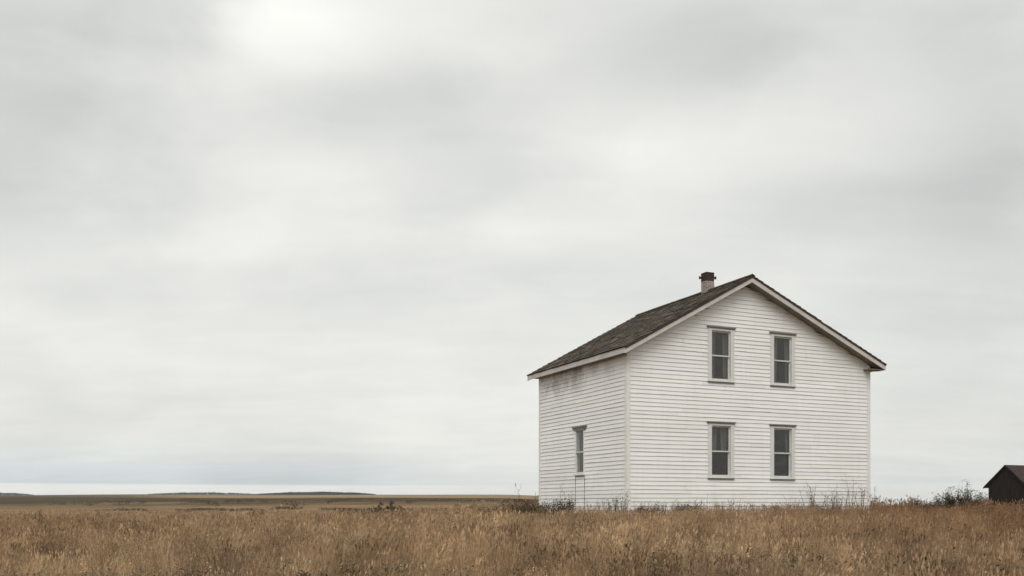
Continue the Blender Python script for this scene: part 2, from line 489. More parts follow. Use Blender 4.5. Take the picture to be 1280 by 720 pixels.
house = empty('farmhouse', (CX, CY, EYE - K), ANG)
tag(house, 'two-storey white clapboard farmhouse with dark shingle gable roof standing on the grassy rise', 'house')

def hfront(a, b, z): return (a, -b, z)              # a along wall, b outward
def hleft(a, b, z): return (-b, a, z)
def hright(a, b, z): return (WIDTH + b, a, z)
def hback(a, b, z): return (a, DEPTH + b, z)

FRONT_OPEN = [(3.90, 4.40 + K, 6.41 + K), (6.69, 4.40 + K, 6.41 + K), (3.90, .95 + K, 3.01 + K), (6.69, .95 + K, 3.01 + K)]
HWF = .57
SIDE_OPEN = [(3.31, 1.10 + K, 2.97 + K)]
HWS = .345

def roof_limit(x): return rz_top(x) - .25

def siding(mapf, length, top_f, openings, seed, step=.1435):
    """clapboards with thickness, split into boards, cut round the window openings"""
    r = random.Random(seed); b = MB()
    holes = [(c - hw, c + hw, z0 + .03, z1 - .03) for c, hw, z0, z1 in openings]
    nC = int(9 / step)
    for ci in range(nC):
        z0 = .0 + ci * step; z1 = z0 + step
        a = 0.0
        while a < length:
            e = min(length, a + r.uniform(1.8, 4.6))
            if length - e < .8: e = length
            sh = r.uniform(.945, 1.02) * (.93 if r.random() < .06 else 1)
            shade = (sh, sh * r.uniform(.99, 1.0), sh * r.uniform(.97, 1.0))
            dz = r.uniform(-.004, .004); dp = r.uniform(0, .005)
            dz1 = dz + r.uniform(-.006, .006)
            # break the board into short lengths
            cuts = [a]
            while cuts[-1] + .55 < e: cuts.append(cuts[-1] + .5)
            cuts.append(e)
            for h in holes:
                if h[3] > z0 and h[2] < z1:
                    for q in (h[0], h[1]):
                        if a < q < e: cuts.append(q)
            cuts = sorted(set(cuts))
            cuts = [c for i, c in enumerate(cuts) if i == 0 or c - cuts[i - 1] > 1e-4]
            for s0, s1 in zip(cuts[:-1], cuts[1:]):
                mid = (s0 + s1) / 2
                segs = [(z0, z1)]
                for h in holes:
                    if h[0] < mid < h[1]:
                        ns = []
                        for q0, q1 in segs:
                            if h[3] <= q0 or h[2] >= q1: ns.append((q0, q1)); continue
                            if q0 < h[2]: ns.append((q0, h[2]))
                            if q1 > h[3]: ns.append((h[3], q1))
                        segs = ns
                g0 = .0015 if s0 == a and a > 0 else 0
                for q0, q1 in segs:
                    ta, tb = top_f(s0), top_f(s1)
                    if q0 >= max(ta, tb): continue
                    def prot(z): return .007 + dp + .021 * (1 - (z - z0) / step)
                    w0 = dz + (dz1 - dz) * (s0 - a) / (e - a) if q0 == z0 else 0
                    w1 = dz + (dz1 - dz) * (s1 - a) / (e - a) if q0 == z0 else 0
                    if q0 == z0:
                        wv = lambda q: .0045 * math.sin(q * 1.5 + ci * 2.1 + seed) + .003 * math.sin(q * 4.1 + ci * 3.7)
                        w0 += wv(s0); w1 += wv(s1)
                    sa, sb = s0 + g0, s1
                    qa1, qb1 = min(q1, ta), min(q1, tb)
                    qa0, qb0 = min(q0, ta), min(q0, tb)
                    if qa1 - qa0 < .002 and qb1 - qb0 < .002: continue
                    # face, bottom lip and (for board ends) the side
                    F0 = mapf(sa, prot(q0), qa0 + w0); F1 = mapf(sb, prot(q0), qb0 + w1)
                    T1 = mapf(sb, prot(qb1), qb1); T0 = mapf(sa, prot(qa1), qa1)
                    B0 = mapf(sa, 0.0, qa0 + w0); B1 = mapf(sb, 0.0, qb0 + w1)
                    b.poly([F0, F1, T1, T0], shade)
                    b.poly([B0, B1, F1, F0], shade)
                    if g0: b.poly([B0, F0, T0, mapf(sa, 0, qa1)], (.5, .48, .45))
            a = e
    return b

def sheath(mb, mapf, length, top_f, holes, off=0.0):
    """flat wall behind the clapboards with holes for the windows"""
    xs = sorted(set([0, length] + [h[0] for h in holes] + [h[1] for h in holes] + ([XR] if length > 9 else [])))
    for x0, x1 in zip(xs[:-1], xs[1:]):
        mid = (x0 + x1) / 2
        hs = sorted([(h[2], h[3]) for h in holes if h[0] < mid < h[1]])
        z = -.9
        for q0, q1 in hs:
            mb.poly([mapf(x0, off, z), mapf(x1, off, z), mapf(x1, off, q0), mapf(x0, off, q0)]); z = q1
        mb.poly([mapf(x0, off, z), mapf(x1, off, z), mapf(x1, off, top_f(x1)), mapf(x0, off, top_f(x0))])

topF = lambda x: roof_limit(x)
topL = lambda y: rz_top(0) - .24
topR = lambda y: rz_top(WIDTH) - .24
frontH = [(c, HWF - .10, z0 + .02, z1 - .04) for c, z0, z1 in FRONT_OPEN]
sideH = [(c, HWS - .02, z0 + .02, z1 - .04) for c, z0, z1 in SIDE_OPEN]
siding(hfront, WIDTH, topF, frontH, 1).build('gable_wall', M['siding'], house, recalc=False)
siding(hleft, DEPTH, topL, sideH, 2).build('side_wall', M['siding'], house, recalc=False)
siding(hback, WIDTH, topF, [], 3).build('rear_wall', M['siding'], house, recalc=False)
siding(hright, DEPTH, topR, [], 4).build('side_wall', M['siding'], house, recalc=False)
inner = MB()
H = lambda L: [(c - hw + .03, c + hw - .03, z0 + .05, z1 - .05) for c, hw, z0, z1 in L]
for off in (-.004, -.14):
    sheath(inner, hfront, WIDTH, topF, H(frontH), off); sheath(inner, hleft, DEPTH, topL, H(sideH), off)
    sheath(inner, hback, WIDTH, topF, [], off); sheath(inner, hright, DEPTH, topR, [], off)
inner.poly([(0.1, .1, .35), (WIDTH - .1, .1, .35), (WIDTH - .1, DEPTH - .1, .35), (.1, DEPTH - .1, .35)])
inner.poly([(0.1, .1, 3.62), (WIDTH - .1, .1, 3.62), (WIDTH - .1, DEPTH - .1, 3.62), (.1, DEPTH - .1, 3.62)])
inner.poly([(5.3, .1, .35), (5.3, DEPTH - .1, .35), (5.3, DEPTH - .1, 7.9), (5.3, .1, 7.9)])
inner.poly([(.1, 4.2, .35), (WIDTH - .1, 4.2, .35), (WIDTH - .1, 4.2, 5.5), (.1, 4.2, 5.5)])
inner.build('interior_wall', M['room'], house, recalc=False)
fd = MB(); fd.box(.03, WIDTH - .03, .03, DEPTH - .03, -.9, -.02)
fd.build('foundation', M['stone'], house)

# corner boards: one L-shaped post per corner
for (cx, cy, sx, sy) in ((0, 0, 1, 1), (WIDTH, 0, -1, 1), (0, DEPTH, 1, -1), (WIDTH, DEPTH, -1, -1)):
    c = MB(); zt = rz_top(cx) - .27
    o1, w = .040, .105
    xs = sorted((cx - sx * o1, cx + sx * (w - .0))); ys = sorted((cy - sy * o1, cy - sy * .003))
    c.box(xs[0], xs[1], ys[0], ys[1], -.12, zt)
    xs = sorted((cx - sx * o1, cx - sx * .003)); ys = sorted((cy, cy + sy * w))
    c.box(xs[0], xs[1], ys[0], ys[1], -.12, zt)
    c.build('corner_board', M['corner'], house, bevel=.004)

# skirt board
sk = MB(); sk.box(.11, WIDTH - .11, -.045, -.003, -.16, -.012); sk.box(-.045, -.003, .11, DEPTH - .11, -.16, -.012)
sk.build('skirt_board', M['corner'], house)

# ---- windows
def window(mapf, c, z0, z1, HW, casing=.155, side=False, seed=0):
    r = random.Random(seed)
    def B(mb, a0, a1, b0, b1, q0, q1):
        mb.hexa([mapf(c + a0, b0, q0), mapf(c + a1, b0, q0), mapf(c + a1, b1, q0), mapf(c + a0, b1, q0),
                 mapf(c + a0, b0, q1), mapf(c + a1, b0, q1), mapf(c + a1, b1, q1), mapf(c + a0, b1, q1)])
    oh = HW - casing; zs = z0 + .07; zh = z1 - .15; ct = z1 - .045
    w = MB()
    B(w, -HW, -oh, .0, .052, zs, ct); B(w, oh, HW, .0, .052, zs, ct); B(w, -oh, oh, .0, .052, zh, ct)
    # jambs running back to the sash
    B(w, -oh - .02, -oh, -.12, -.002, zs, zh + .02); B(w, oh, oh + .02, -.12, -.002, zs, zh + .02); B(w, -oh, oh, -.12, -.002, zh, zh + .02)
    W = w.build('window', M['corner'] if side else M['trim'], house, bevel=.003)
    cp = MB(); xo = .20 if side else .05
    B(cp, -HW - xo, HW + xo, .0, .10, ct, z1); B(cp, -HW - xo + .03, HW + xo - .03, .0, .075, ct - .035, ct)
    cp.build('head_cap', M['cap'], W, bevel=.004)
    if side:
        cc = MB()
        for q, sp in ((0, .02), (1, .08), (2, .14)):
            B(cc, -HW - sp, HW + sp, .0, .060 + q * .005, ct - .13 + q * .032, ct - .1 + q * .032)
        cc.build('cornice', M['cap'], W)
    sl = MB(); B(sl, -HW - .015, HW + .015, -.1, .085, z0 + .028, zs)
    sl.build('sill', M['trim'], W, bevel=.004)
    ap = MB(); B(ap, -HW, HW, .0, .06, z0 - .01, z0 + .028); ap.build('apron', M['cap'], W)
    mid = (zs + zh) / 2 + .0
    st, rl = (.022, .03) if side else (.045, .05)
    for nm, q0, q1, b1 in (('upper_sash', mid - .02, zh, .03 if side else -.015), ('lower_sash', zs, mid + .02, .0 if side else -.055)):
        s = MB(); b0 = b1 - .035
        B(s, -oh, -oh + st, b0, b1, q0, q1); B(s, oh - st, oh, b0, b1, q0, q1)
        B(s, -oh + st, oh - st, b0, b1, q1 - (rl if nm == 'upper_sash' else .035), q1)
        B(s, -oh + st, oh - st, b0, b1, q0, q0 + (.05 if nm == 'upper_sash' else .085))
        s.build(nm, M['sash'], W, bevel=.003)
        g = MB(); bb = (b0 + b1) / 2
        g.poly([mapf(c - oh + st, bb, q0 + .03), mapf(c + oh - st, bb, q0 + .03), mapf(c + oh - st, bb, q1 - .03), mapf(c - oh + st, bb, q1 - .03)])
        g.build('pane', M['glass'], W, recalc=False)
    # a pair of limp curtains, drawn unevenly
    for sgn in (-1, 1):
        cu = MB(); n = 40
        wd = r.uniform(.45, .62) * 2 * oh if sgn < 0 else r.uniform(.22, .42) * 2 * oh
        a0 = -oh - .02 if sgn < 0 else oh + .02
        ph = r.uniform(0, 6); bot = (mid + .03) if (z0 < 2 and not side) else zs + r.uniform(-.05, .02)
        wd *= (1.0, .6, 1.25, .85, 1.0)[seed % 5]
        fr_ = r.uniform(34, 46)
        row = []
        for i in range(n + 1):
            t = i / n; a = a0 - sgn * wd * t
            top_b = -.20 + .022 * math.sin(a * fr_ + ph) + .012 * math.sin(a * fr_ * 2.3 + ph)
            row.append((a, top_b, a - sgn * (-.06 * t * 1.0) * (1), top_b + .015 * math.sin(a * 17 + ph)))
        for p, q in zip(row[:-1], row[1:]):
            cu.poly([mapf(c + p[2], p[3], bot), mapf(c + q[2], q[3], bot), mapf(c + q[0], q[1], zh + .03), mapf(c + p[0], p[1], zh + .03)])
        co_ = cu.build('curtain', M['curtain'], W, recalc=False)
        for pl in co_.data.polygons: pl.use_smooth = True
    return W

for i, (c, z0, z1) in enumerate(FRONT_OPEN):
    window(hfront, c, z0, z1, HWF, seed=i + 3)
for c, z0, z1 in SIDE_OPEN:
    window(hleft, c, z0, z1, HWS, casing=.045, side=True, seed=9)
    # two battens that run from the side window down to the ground
    for a in (c - .37, c + .34):
        t = MB(); zz = -.1
        t.box(-.034, -.003, a, a + .028, zz, z0 - .02)
        t.build('batten', M['cap'], house, bevel=.003)

# ---- roof
roof = MB()
RT = .05
def rp(x, y, d=0): return (x, y, rz_top(x) - d)
# deck (solid, under the shingles)
for x0, x1 in ((XL0, XR), (XR, XR0)):
    p = [(x0, YF, rz_top(x0) - .085), (x1, YF, rz_top(x1) - .085), (x1, YB, rz_top(x1) - .085), (x0, YB, rz_top(x0) - .085)]
    q = [(a, b_, c + .045) for a, b_, c in p]
    roof.hexa(p + q)
ROOF = roof.build('roof', M['underlay'], house)

def shingles(x_eave, slope, seed):
    r = random.Random(seed); b = MB()
    run = abs(XR - x_eave); sgn = 1 if x_eave < XR else -1
    L = run * math.sqrt(1 + slope * slope); ca = 1 / math.sqrt(1 + slope * slope); sa = slope * ca
    ex = .27; n = int(L / ex) + 1
    zb = rz_top(x_eave) - .04
    pal = [(.080, .066, .052), (.065, .054, .043), (.10, .082, .062), (.055, .046, .037), (.12, .096, .068), (.085, .062, .044), (.070, .064, .052), (.15, .125, .095)]
    def P(d, y, h):   # d up the slope, h off the deck
        d = min(d, L + .0)
        return (x_eave + sgn * (d * ca - h * sa), y, zb + d * sa + h * ca)
    for i in range(n):
        d0 = i * ex - .03 if i == 0 else i * ex
        y = YF - .02
        rowt = r.uniform(.75, 1.3)
        while y < YB + .02:
            w = r.uniform(.12, .34); y1 = min(y + w, YB + .02)
            if YB + .02 - y1 < .06: y1 = YB + .02
            miss = r.random()
            th = r.uniform(.028, .040)
            dd = d0 + r.uniform(-.008, .008)
            if miss < .015 and i > 0: y = y1; continue
            c = pal[int(r.random() ** 1.3 * len(pal))]; k = r.choice((.55, .8, 1, 1.15, 1.6)) * r.uniform(.85, 1.15) * rowt
            c = (c[0] * k, c[1] * k, c[2] * k)
            d1 = dd + ex * 1.9
            g = .003
            tilt = r.uniform(-.004, .006)
            p0 = P(dd, y + g, .002); p1 = P(dd, y1 - g, .002); p2 = P(d1, y1 - g, .001); p3 = P(d1, y + g, .001)
            t0 = P(dd, y + g, th + .006 + tilt); t1 = P(dd, y1 - g, th + .006); t2 = P(d1, y1 - g, .006); t3 = P(d1, y + g, .006)
            lit = tuple(min(.30, q * 1.1) for q in c); drk = tuple(q * .30 for q in c)  # shading put into the tint: tops lightened, butts and sides darkened to mark courses
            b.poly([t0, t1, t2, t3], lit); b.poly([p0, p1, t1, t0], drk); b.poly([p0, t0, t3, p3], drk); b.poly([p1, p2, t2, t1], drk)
            y = y1
    return b
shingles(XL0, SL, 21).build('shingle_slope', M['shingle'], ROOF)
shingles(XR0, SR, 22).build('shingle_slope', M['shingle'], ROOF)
rc = MB()
r = random.Random(5); y = YF - .02
while y < YB:
    y1 = min(y + r.uniform(.25, .4), YB + .02); dzz = r.uniform(0, .008)
    rc.hexa([(XR - .13, y, rz_top(XR - .13) + .004), (XR, y, ZR + .012), (XR, y1, ZR + .012), (XR - .13, y1, rz_top(XR - .13) + .004),
             (XR - .13, y, rz_top(XR - .13) + .026), (XR, y, ZR + .034 + dzz), (XR, y1, ZR + .03 + dzz), (XR - .13, y1, rz_top(XR - .13) + .026)], (.06, .05, .04))
    rc.hexa([(XR, y, ZR + .012), (XR + .13, y, rz_top(XR + .13) + .004), (XR + .13, y1, rz_top(XR + .13) + .004), (XR, y1, ZR + .012),
             (XR, y, ZR + .034 + dzz), (XR + .13, y, rz_top(XR + .13) + .026), (XR + .13, y1, rz_top(XR + .13) + .026), (XR, y1, ZR + .03 + dzz)], (.05, .042, .036))
    y = y1 + .004
rc.build('ridge_cap', M['shingle'], ROOF)
# rake boards, front and back
def rake(x0, x1, ya, yb, d0, d1, nm, m_):
    b = MB()
    b.hexa([(x0, ya, rz_top(x0) - d1), (x1, ya, rz_top(x1) - d1), (x1, yb, rz_top(x1) - d1), (x0, yb, rz_top(x0) - d1),
            (x0, ya, rz_top(x0) - d0), (x1, ya, rz_top(x1) - d0), (x1, yb, rz_top(x1) - d0), (x0, yb, rz_top(x0) - d0)])
    return b.build(nm, m_, ROOF, bevel=.003)
for ya, yb in ((YF - .003, YF + .025), (YB - .025, YB + .003)):
    rake(XL0 - .004, XR - .001, ya, yb, .05, .265, 'rake_board', M['rake'])
    rake(XR + .001, XR0 + .004, ya, yb, .05, .265, 'rake_board', M['rake'])
for ya, yb in ((YF - .022, YF - .004),):
    rake(XL0 - .01, XR - .001, ya, yb, .030, .112, 'drip_edge', M['flash'])
    rake(XR + .001, XR0 + .01, ya, yb, .030, .098, 'drip_edge', M['flash'])
# eave fascia
fa = MB(); fa.box(XL0 - .003, XL0 + .024, YF + .026, YB - .026, rz_top(XL0) - .235, rz_top(XL0) - .05)
fa.build('eave_board', M['rake'], ROOF, bevel=.003)
fa = MB(); fa.box(XR0 - .024, XR0 + .003, YF + .026, YB - .026, rz_top(XR0) - .235, rz_top(XR0) - .05)
fa.build('eave_board', M['rake'], ROOF, bevel=.003)
# soffits: sloping under the gable overhang, flat under the eaves
for x0, x1 in ((XL0 + .03, XR), (XR, XR0 - .03)):
    for ya, yb in ((YF + .026, -.004), (DEPTH + .004, YB - .026)):
        so_ = MB()
        so_.hexa([(x0, ya, rz_top(x0) - .245), (x1, ya, rz_top(x1) - .245), (x1, yb, rz_top(x1) - .245), (x0, yb, rz_top(x0) - .245),
                  (x0, ya, rz_top(x0) - .225), (x1, ya, rz_top(x1) - .225), (x1, yb, rz_top(x1) - .225), (x0, yb, rz_top(x0) - .225)])
        so_.build('gable_soffit', M['soffit'], ROOF)
so_ = MB()
so_.box(XL0 + .026, -.004, 0, DEPTH, rz_top(XL0) - .225, rz_top(XL0) - .2)
so_.build('eave_soffit', M['soffit'], ROOF)
so_ = MB()
so_.box(WIDTH + .004, XR0 - .026, 0, DEPTH, rz_top(XR0) - .225, rz_top(XR0) - .2)
so_.box(WIDTH - .30, XR0 - .026, YF + .03, -.006, rz_top(XR0) - .262, rz_top(XR0) - .238)
so_.build('eave_soffit', M['soffit'], ROOF)

# ---- chimney
ch = MB(); hx, hy = .18, .17; yc = 2.23; zt = 8.95 + K; zl = 8.625 + K
ch.box(XR - hx, XR + hx, yc - hy, yc + hy, ZR - .35, zl)
CH = ch.build('chimney', M['lime'], house, bevel=.004)
c2 = MB(); c2.box(XR - hx - .004, XR + hx + .004, yc - hy - .004, yc + hy + .004, zl, zt)
c2.build('brick_stack', M['brick'], CH, bevel=.008)
c3 = MB(); c3.box(XR - hx - .008, XR + hx + .008, yc - hy - .008, yc + hy + .008, zt - .035, zt + .006)
c3.build('chimney_cap', M['iron'], CH, bevel=.006)
for xa, xb, yo in ((XR - hx - .12, XR - hx - .012, .22), (XR + hx + .012, XR + hx + .12, 0)):
    c4 = MB(); c4.box(xa, xb, yc - .14 + yo, yc - .08 + yo, 8.745 + K, 8.805 + K); c4.box(min(xa, xb) + (.0 if xa < XR else .085), min(xa, xb) + (.023 if xa < XR else .108), yc - .15 + yo, yc - .07 + yo, 8.72 + K, 8.83 + K)
    c4.build('iron_lug', M['iron'], CH)
c5 = MB(); c5.tube([(XR + hx + .03, yc - .1, 8.76 + K), (XR + hx + .045, yc - .1, 8.5 + K), (XR + hx + .05, yc - .1, ZR - .05)], .012, 6)
c5.build('stay_rod', M['iron'], CH)

# ------------------------------------------------------------------ the dark shed
SHX, SHY = 37.26, 70.0
sz = gz(SHX, SHY)
shed = empty('shed', (SHX, SHY, sz - .05), ANG)
tag(shed, 'small dark weathered wooden shed with steep gable roof cut off by the right edge', 'shed')
ZA = EYE + 3.07 - (sz - .05); HWD = 1.86; ZE = EYE + 1.42 - (sz - .05); LEN = 5.0
sw = 1.52; slp = (ZA - ZE) / HWD
b = MB(); b.v = []
def shw(y): return ZA - slp * abs(y) - .10
r = random.Random(4)
# boarded walls: vertical boards with small gaps and steps
yv = -sw
while yv < sw:
    y1 = min(sw, yv + r.uniform(.14, .2)); th = r.uniform(.02, .032)
    for xx, sg in ((0, -1), (LEN, 1)):
        b.hexa([(xx, yv, -.3), (xx, y1 - .006, -.3), (xx + sg * th, y1 - .006, -.3), (xx + sg * th, yv, -.3),
                (xx, yv, shw(yv)), (xx, y1 - .006, shw(y1)), (xx + sg * th, y1 - .006, shw(y1)), (xx + sg * th, yv, shw(yv))])
    yv = y1
b.hexa([(0.01, -sw, -.3), (LEN - .01, -sw, -.3), (LEN - .01, sw, -.3), (.01, sw, -.3), (.01, -sw, shw(sw)), (LEN - .01, -sw, shw(sw)), (LEN - .01, sw, shw(sw)), (.01, sw, shw(sw))])
b.hexa([(0.01, -sw, shw(sw)), (LEN - .01, -sw, shw(sw)), (LEN - .01, sw, shw(sw)), (.01, sw, shw(sw)), (.01, -.01, shw(0)), (LEN - .01, -.01, shw(0)), (LEN - .01, .01, shw(0)), (.01, .01, shw(0))])
b.build('wall', M['barn'], shed)
b = MB()
for sg in (-1, 1):
    b.hexa([(-.15, 0, ZA - .07), (LEN + .15, 0, ZA - .07), (LEN + .15, sg * HWD, ZE - .07), (-.15, sg * HWD, ZE - .07),
            (-.15, 0, ZA), (LEN + .15, 0, ZA), (LEN + .15, sg * HWD, ZE), (-.15, sg * HWD, ZE)])
RS = b.build('roof', M['barnroof'], shed)
b = MB()
for sg in (-1, 1):
    b.hexa([(-.18, 0, ZA - .14), (-.152, 0, ZA - .14), (-.152, sg * HWD, ZE - .14), (-.18, sg * HWD, ZE - .14),
            (-.18, 0, ZA + .01), (-.152, 0, ZA + .01), (-.152, sg * HWD, ZE + .01), (-.18, sg * HWD, ZE + .01)])
b.build('rake_board', M['barn'], RS)
b = MB(); b.box(-.055, -.034, -.45, .45, -.2, 1.85); b.build('door', M['barn'], shed, bevel=.005)

# ------------------------------------------------------------------ grass
def blade(verts, faces, cols, base, ang, lean, h, w, g, kind, seg=3, head=0):
    dx, dy = math.cos(ang), math.sin(ang); px, py = -dy, dx
    n0 = len(verts)
    tw = random.uniform(-.6, .6); px, py = px * math.cos(tw) - py * math.sin(tw), px * math.sin(tw) + py * math.cos(tw)
    for i in range(seg + 1):
        t = i / seg; off = lean * h * t * t; z = h * t * (1 - .25 * lean * t)
        ww = w * (1 - t * .85) if head == 0 else w * .6
        x = base[0] + dx * off; y = base[1] + dy * off
        verts.append((x - px * ww / 2, y - py * ww / 2, z)); verts.append((x + px * ww / 2, y + py * ww / 2, z)); cols += [(t, g, kind)] * 2
    for i in range(seg):
        a = n0 + 2 * i; faces.append((a, a + 1, a + 3, a + 2))
    if head:
        x = base[0] + dx * lean * h; y = base[1] + dy * lean * h; z = h * (1 - .25 * lean)
        for q in range(3):
            a2 = random.uniform(0, 3.14); hw = head * .16; n1 = len(verts)
            ex, ey = math.cos(a2) * hw, math.sin(a2) * hw; o2 = dx * lean * head * .6, dy * lean * head * .6
            verts += [(x, y, z - head * .35), (x + ex + o2[0] * .4, y + ey + o2[1] * .4, z + head * .1), (x + o2[0], y + o2[1], z + head * .65), (x - ex + o2[0] * .4, y - ey + o2[1] * .4, z + head * .1)]
            cols += [(1, min(1, g + .15), kind)] * 4; faces.append((n1, n1 + 1, n1 + 2, n1 + 3))

def tuft(kind, seed, coll):
    random.seed(seed); V, Fc, Cc = [], [], []
    if kind == 'fine':
        for i in range(26):
            a = random.uniform(0, 6.28); rr = random.uniform(0, .13)
            blade(V, Fc, Cc, (rr * math.cos(a), rr * math.sin(a)), random.uniform(0, 6.28), random.uniform(.05, .50), random.uniform(.22, .52), random.uniform(.005, .009), random.random(), 0)
        for i in range(5):
            a = random.uniform(0, 6.28); rr = random.uniform(0, .10)
            blade(V, Fc, Cc, (rr * math.cos(a), rr * math.sin(a)), random.uniform(0, 6.28), random.uniform(.05, .3), random.uniform(.38, .56), .004, random.uniform(.3, .9), 0, 3, random.uniform(.05, .10))
    elif kind == 'bushy':
        for i in range(34):
            a = random.uniform(0, 6.28); rr = random.uniform(0, .16)
            blade(V, Fc, Cc, (rr * math.cos(a), rr * math.sin(a)), random.uniform(0, 6.28), random.uniform(.3, .95), random.uniform(.14, .34), random.uniform(.006, .012), random.random() * .9, 0)
    elif kind == 'weed':
        for st in range(5):
            a = random.uniform(0, 6.28); rr = random.uniform(0, .12); bx, by = rr * math.cos(a), rr * math.sin(a); h = random.uniform(.2, .40)
            blade(V, Fc, Cc, (bx, by), a, .15, h, .006, .3, 0)
            for l in range(14):
                t = random.uniform(.2, 1); aa = random.uniform(0, 6.28); L = random.uniform(.03, .06); n1 = len(V)
                z = h * t; x = bx + math.cos(a) * .15 * h * t * t; y = by + math.sin(a) * .15 * h * t * t
                ex, ey = math.cos(aa), math.sin(aa); wd = L * .3; up = random.uniform(-.2, .8) * L
                V += [(x, y, z), (x + ex * L * .5 - ey * wd, y + ey * L * .5 + ex * wd, z + up * .6), (x + ex * L, y + ey * L, z + up), (x + ex * L * .5 + ey * wd, y + ey * L * .5 - ex * wd, z + up * .6)]
                g = random.random() ** 1.5; Cc += [(t, g, 1)] * 4; Fc.append((n1, n1 + 1, n1 + 2, n1 + 3))
    elif kind == 'forb':      # dried forb with small round dark seed heads
        for st in range(6):
            a = random.uniform(0, 6.28); rr = random.uniform(0, .1); bx, by = rr * math.cos(a), rr * math.sin(a); h = random.uniform(.3, .5)
            blade(V, Fc, Cc, (bx, by), a, .2, h, .005, .1, 0)
            for l in range(9):
                t = random.uniform(.55, 1.02); aa = random.uniform(0, 6.28); L = random.uniform(.015, .06); n1 = len(V); s = random.uniform(.006, .013)
                z = h * t + L * .7; x = bx + math.cos(a) * .2 * h * t * t + math.cos(aa) * L; y = by + math.sin(a) * .2 * h * t * t + math.sin(aa) * L
                V += [(x - s, y, z), (x, y - s, z - s), (x + s, y, z), (x, y + s, z + s)]
                g = random.choice([0, 0, .05, .3, .7]); Cc += [(t, g, 0)] * 4; Fc.append((n1, n1 + 1, n1 + 2, n1 + 3))
    me = bpy.data.meshes.new('grass_tuft_' + kind); me.from_pydata(V, [], Fc)
    ca = me.color_attributes.new('Tint', 'FLOAT_COLOR', 'POINT')
    ca.data.foreach_set('color', [q for c in Cc for q in (*c, 1.0)])
    me.materials.append(M['grass'])
    o = bpy.data.objects.new('grass_tuft', me); coll.objects.link(o)
    return o

def scatter(name, label, kinds, pts, rots, scl, sel, cat='grass'):
    """stuff: thousands of tufts stood on the ground with geometry nodes"""
    coll = bpy.data.collections.new(name + '_source')
    random.seed(3)
    for i, kd in enumerate(kinds): tuft(kd, 100 + i * 7, coll)
    me = bpy.data.meshes.new(name); me.vertices.add(len(pts)); me.vertices.foreach_set('co', np.asarray(pts, np.float32).ravel())
    for nm, typ, arr in (('rot', 'FLOAT_VECTOR', rots), ('scl', 'FLOAT_VECTOR', scl)):
        a = me.attributes.new(nm, typ, 'POINT'); a.data.foreach_set('vector', np.asarray(arr, np.float32).ravel())
    a = me.attributes.new('sel', 'INT', 'POINT'); a.data.foreach_set('value', np.asarray(sel, np.int32))
    o = bpy.data.objects.new(name, me); COL.objects.link(o)
    g = bpy.data.node_groups.new(name, 'GeometryNodeTree')
    g.interface.new_socket('Geometry', in_out='INPUT', socket_type='NodeSocketGeometry')
    g.interface.new_socket('Geometry', in_out='OUTPUT', socket_type='NodeSocketGeometry')
    gi = g.nodes.new('NodeGroupInput'); go = g.nodes.new('NodeGroupOutput')
    iop = g.nodes.new('GeometryNodeInstanceOnPoints'); ci = g.nodes.new('GeometryNodeCollectionInfo')
    ci.inputs[0].default_value = coll; ci.inputs[1].default_value = True; ci.inputs[2].default_value = True
    def attr(nm, t):
        n = g.nodes.new('GeometryNodeInputNamedAttribute'); n.data_type = t; n.inputs[0].default_value = nm
        return n.outputs[0]
    g.links.new(gi.outputs[0], iop.inputs['Points']); g.links.new(ci.outputs[0], iop.inputs['Instance'])
    iop.inputs['Pick Instance'].default_value = True
    g.links.new(attr('sel', 'INT'), iop.inputs['Instance Index'])
    er = g.nodes.new('FunctionNodeEulerToRotation'); g.links.new(attr('rot', 'FLOAT_VECTOR'), er.inputs[0])
    g.links.new(er.outputs[0], iop.inputs['Rotation']); g.links.new(attr('scl', 'FLOAT_VECTOR'), iop.inputs['Scale'])
    g.links.new(iop.outputs[0], go.inputs[0])
    md = o.modifiers.new('tufts', 'NODES'); md.node_group = g
    tag(o, label, cat, kind='stuff')
    return o

def in_house(X, Y, m=.0):
    dx, dy = X - CX, Y - CY
    lx = dx * .911 + dy * .413; ly = -dx * .413 + dy * .911
    return (lx > -m) & (lx < WIDTH + m) & (ly > -m) & (ly < DEPTH + m)

def grass_points(y0, y1, dens, half=.66):
    ys, xs = [], []
    edges = np.linspace(y0, y1, 25)
    for a, b_ in zip(edges[:-1], edges[1:]):
        mid = (a + b_) / 2; W = half * mid + 2.5; d = dens(mid)
        n = int(2 * W * (b_ - a) * d)
        xs.append(rng.uniform(-W, W, n)); ys.append(rng.uniform(a, b_, n))
    X = np.concatenate(xs); Y = np.concatenate(ys)
    k = ~in_house(X, Y, .02)
    return X[k], Y[k]

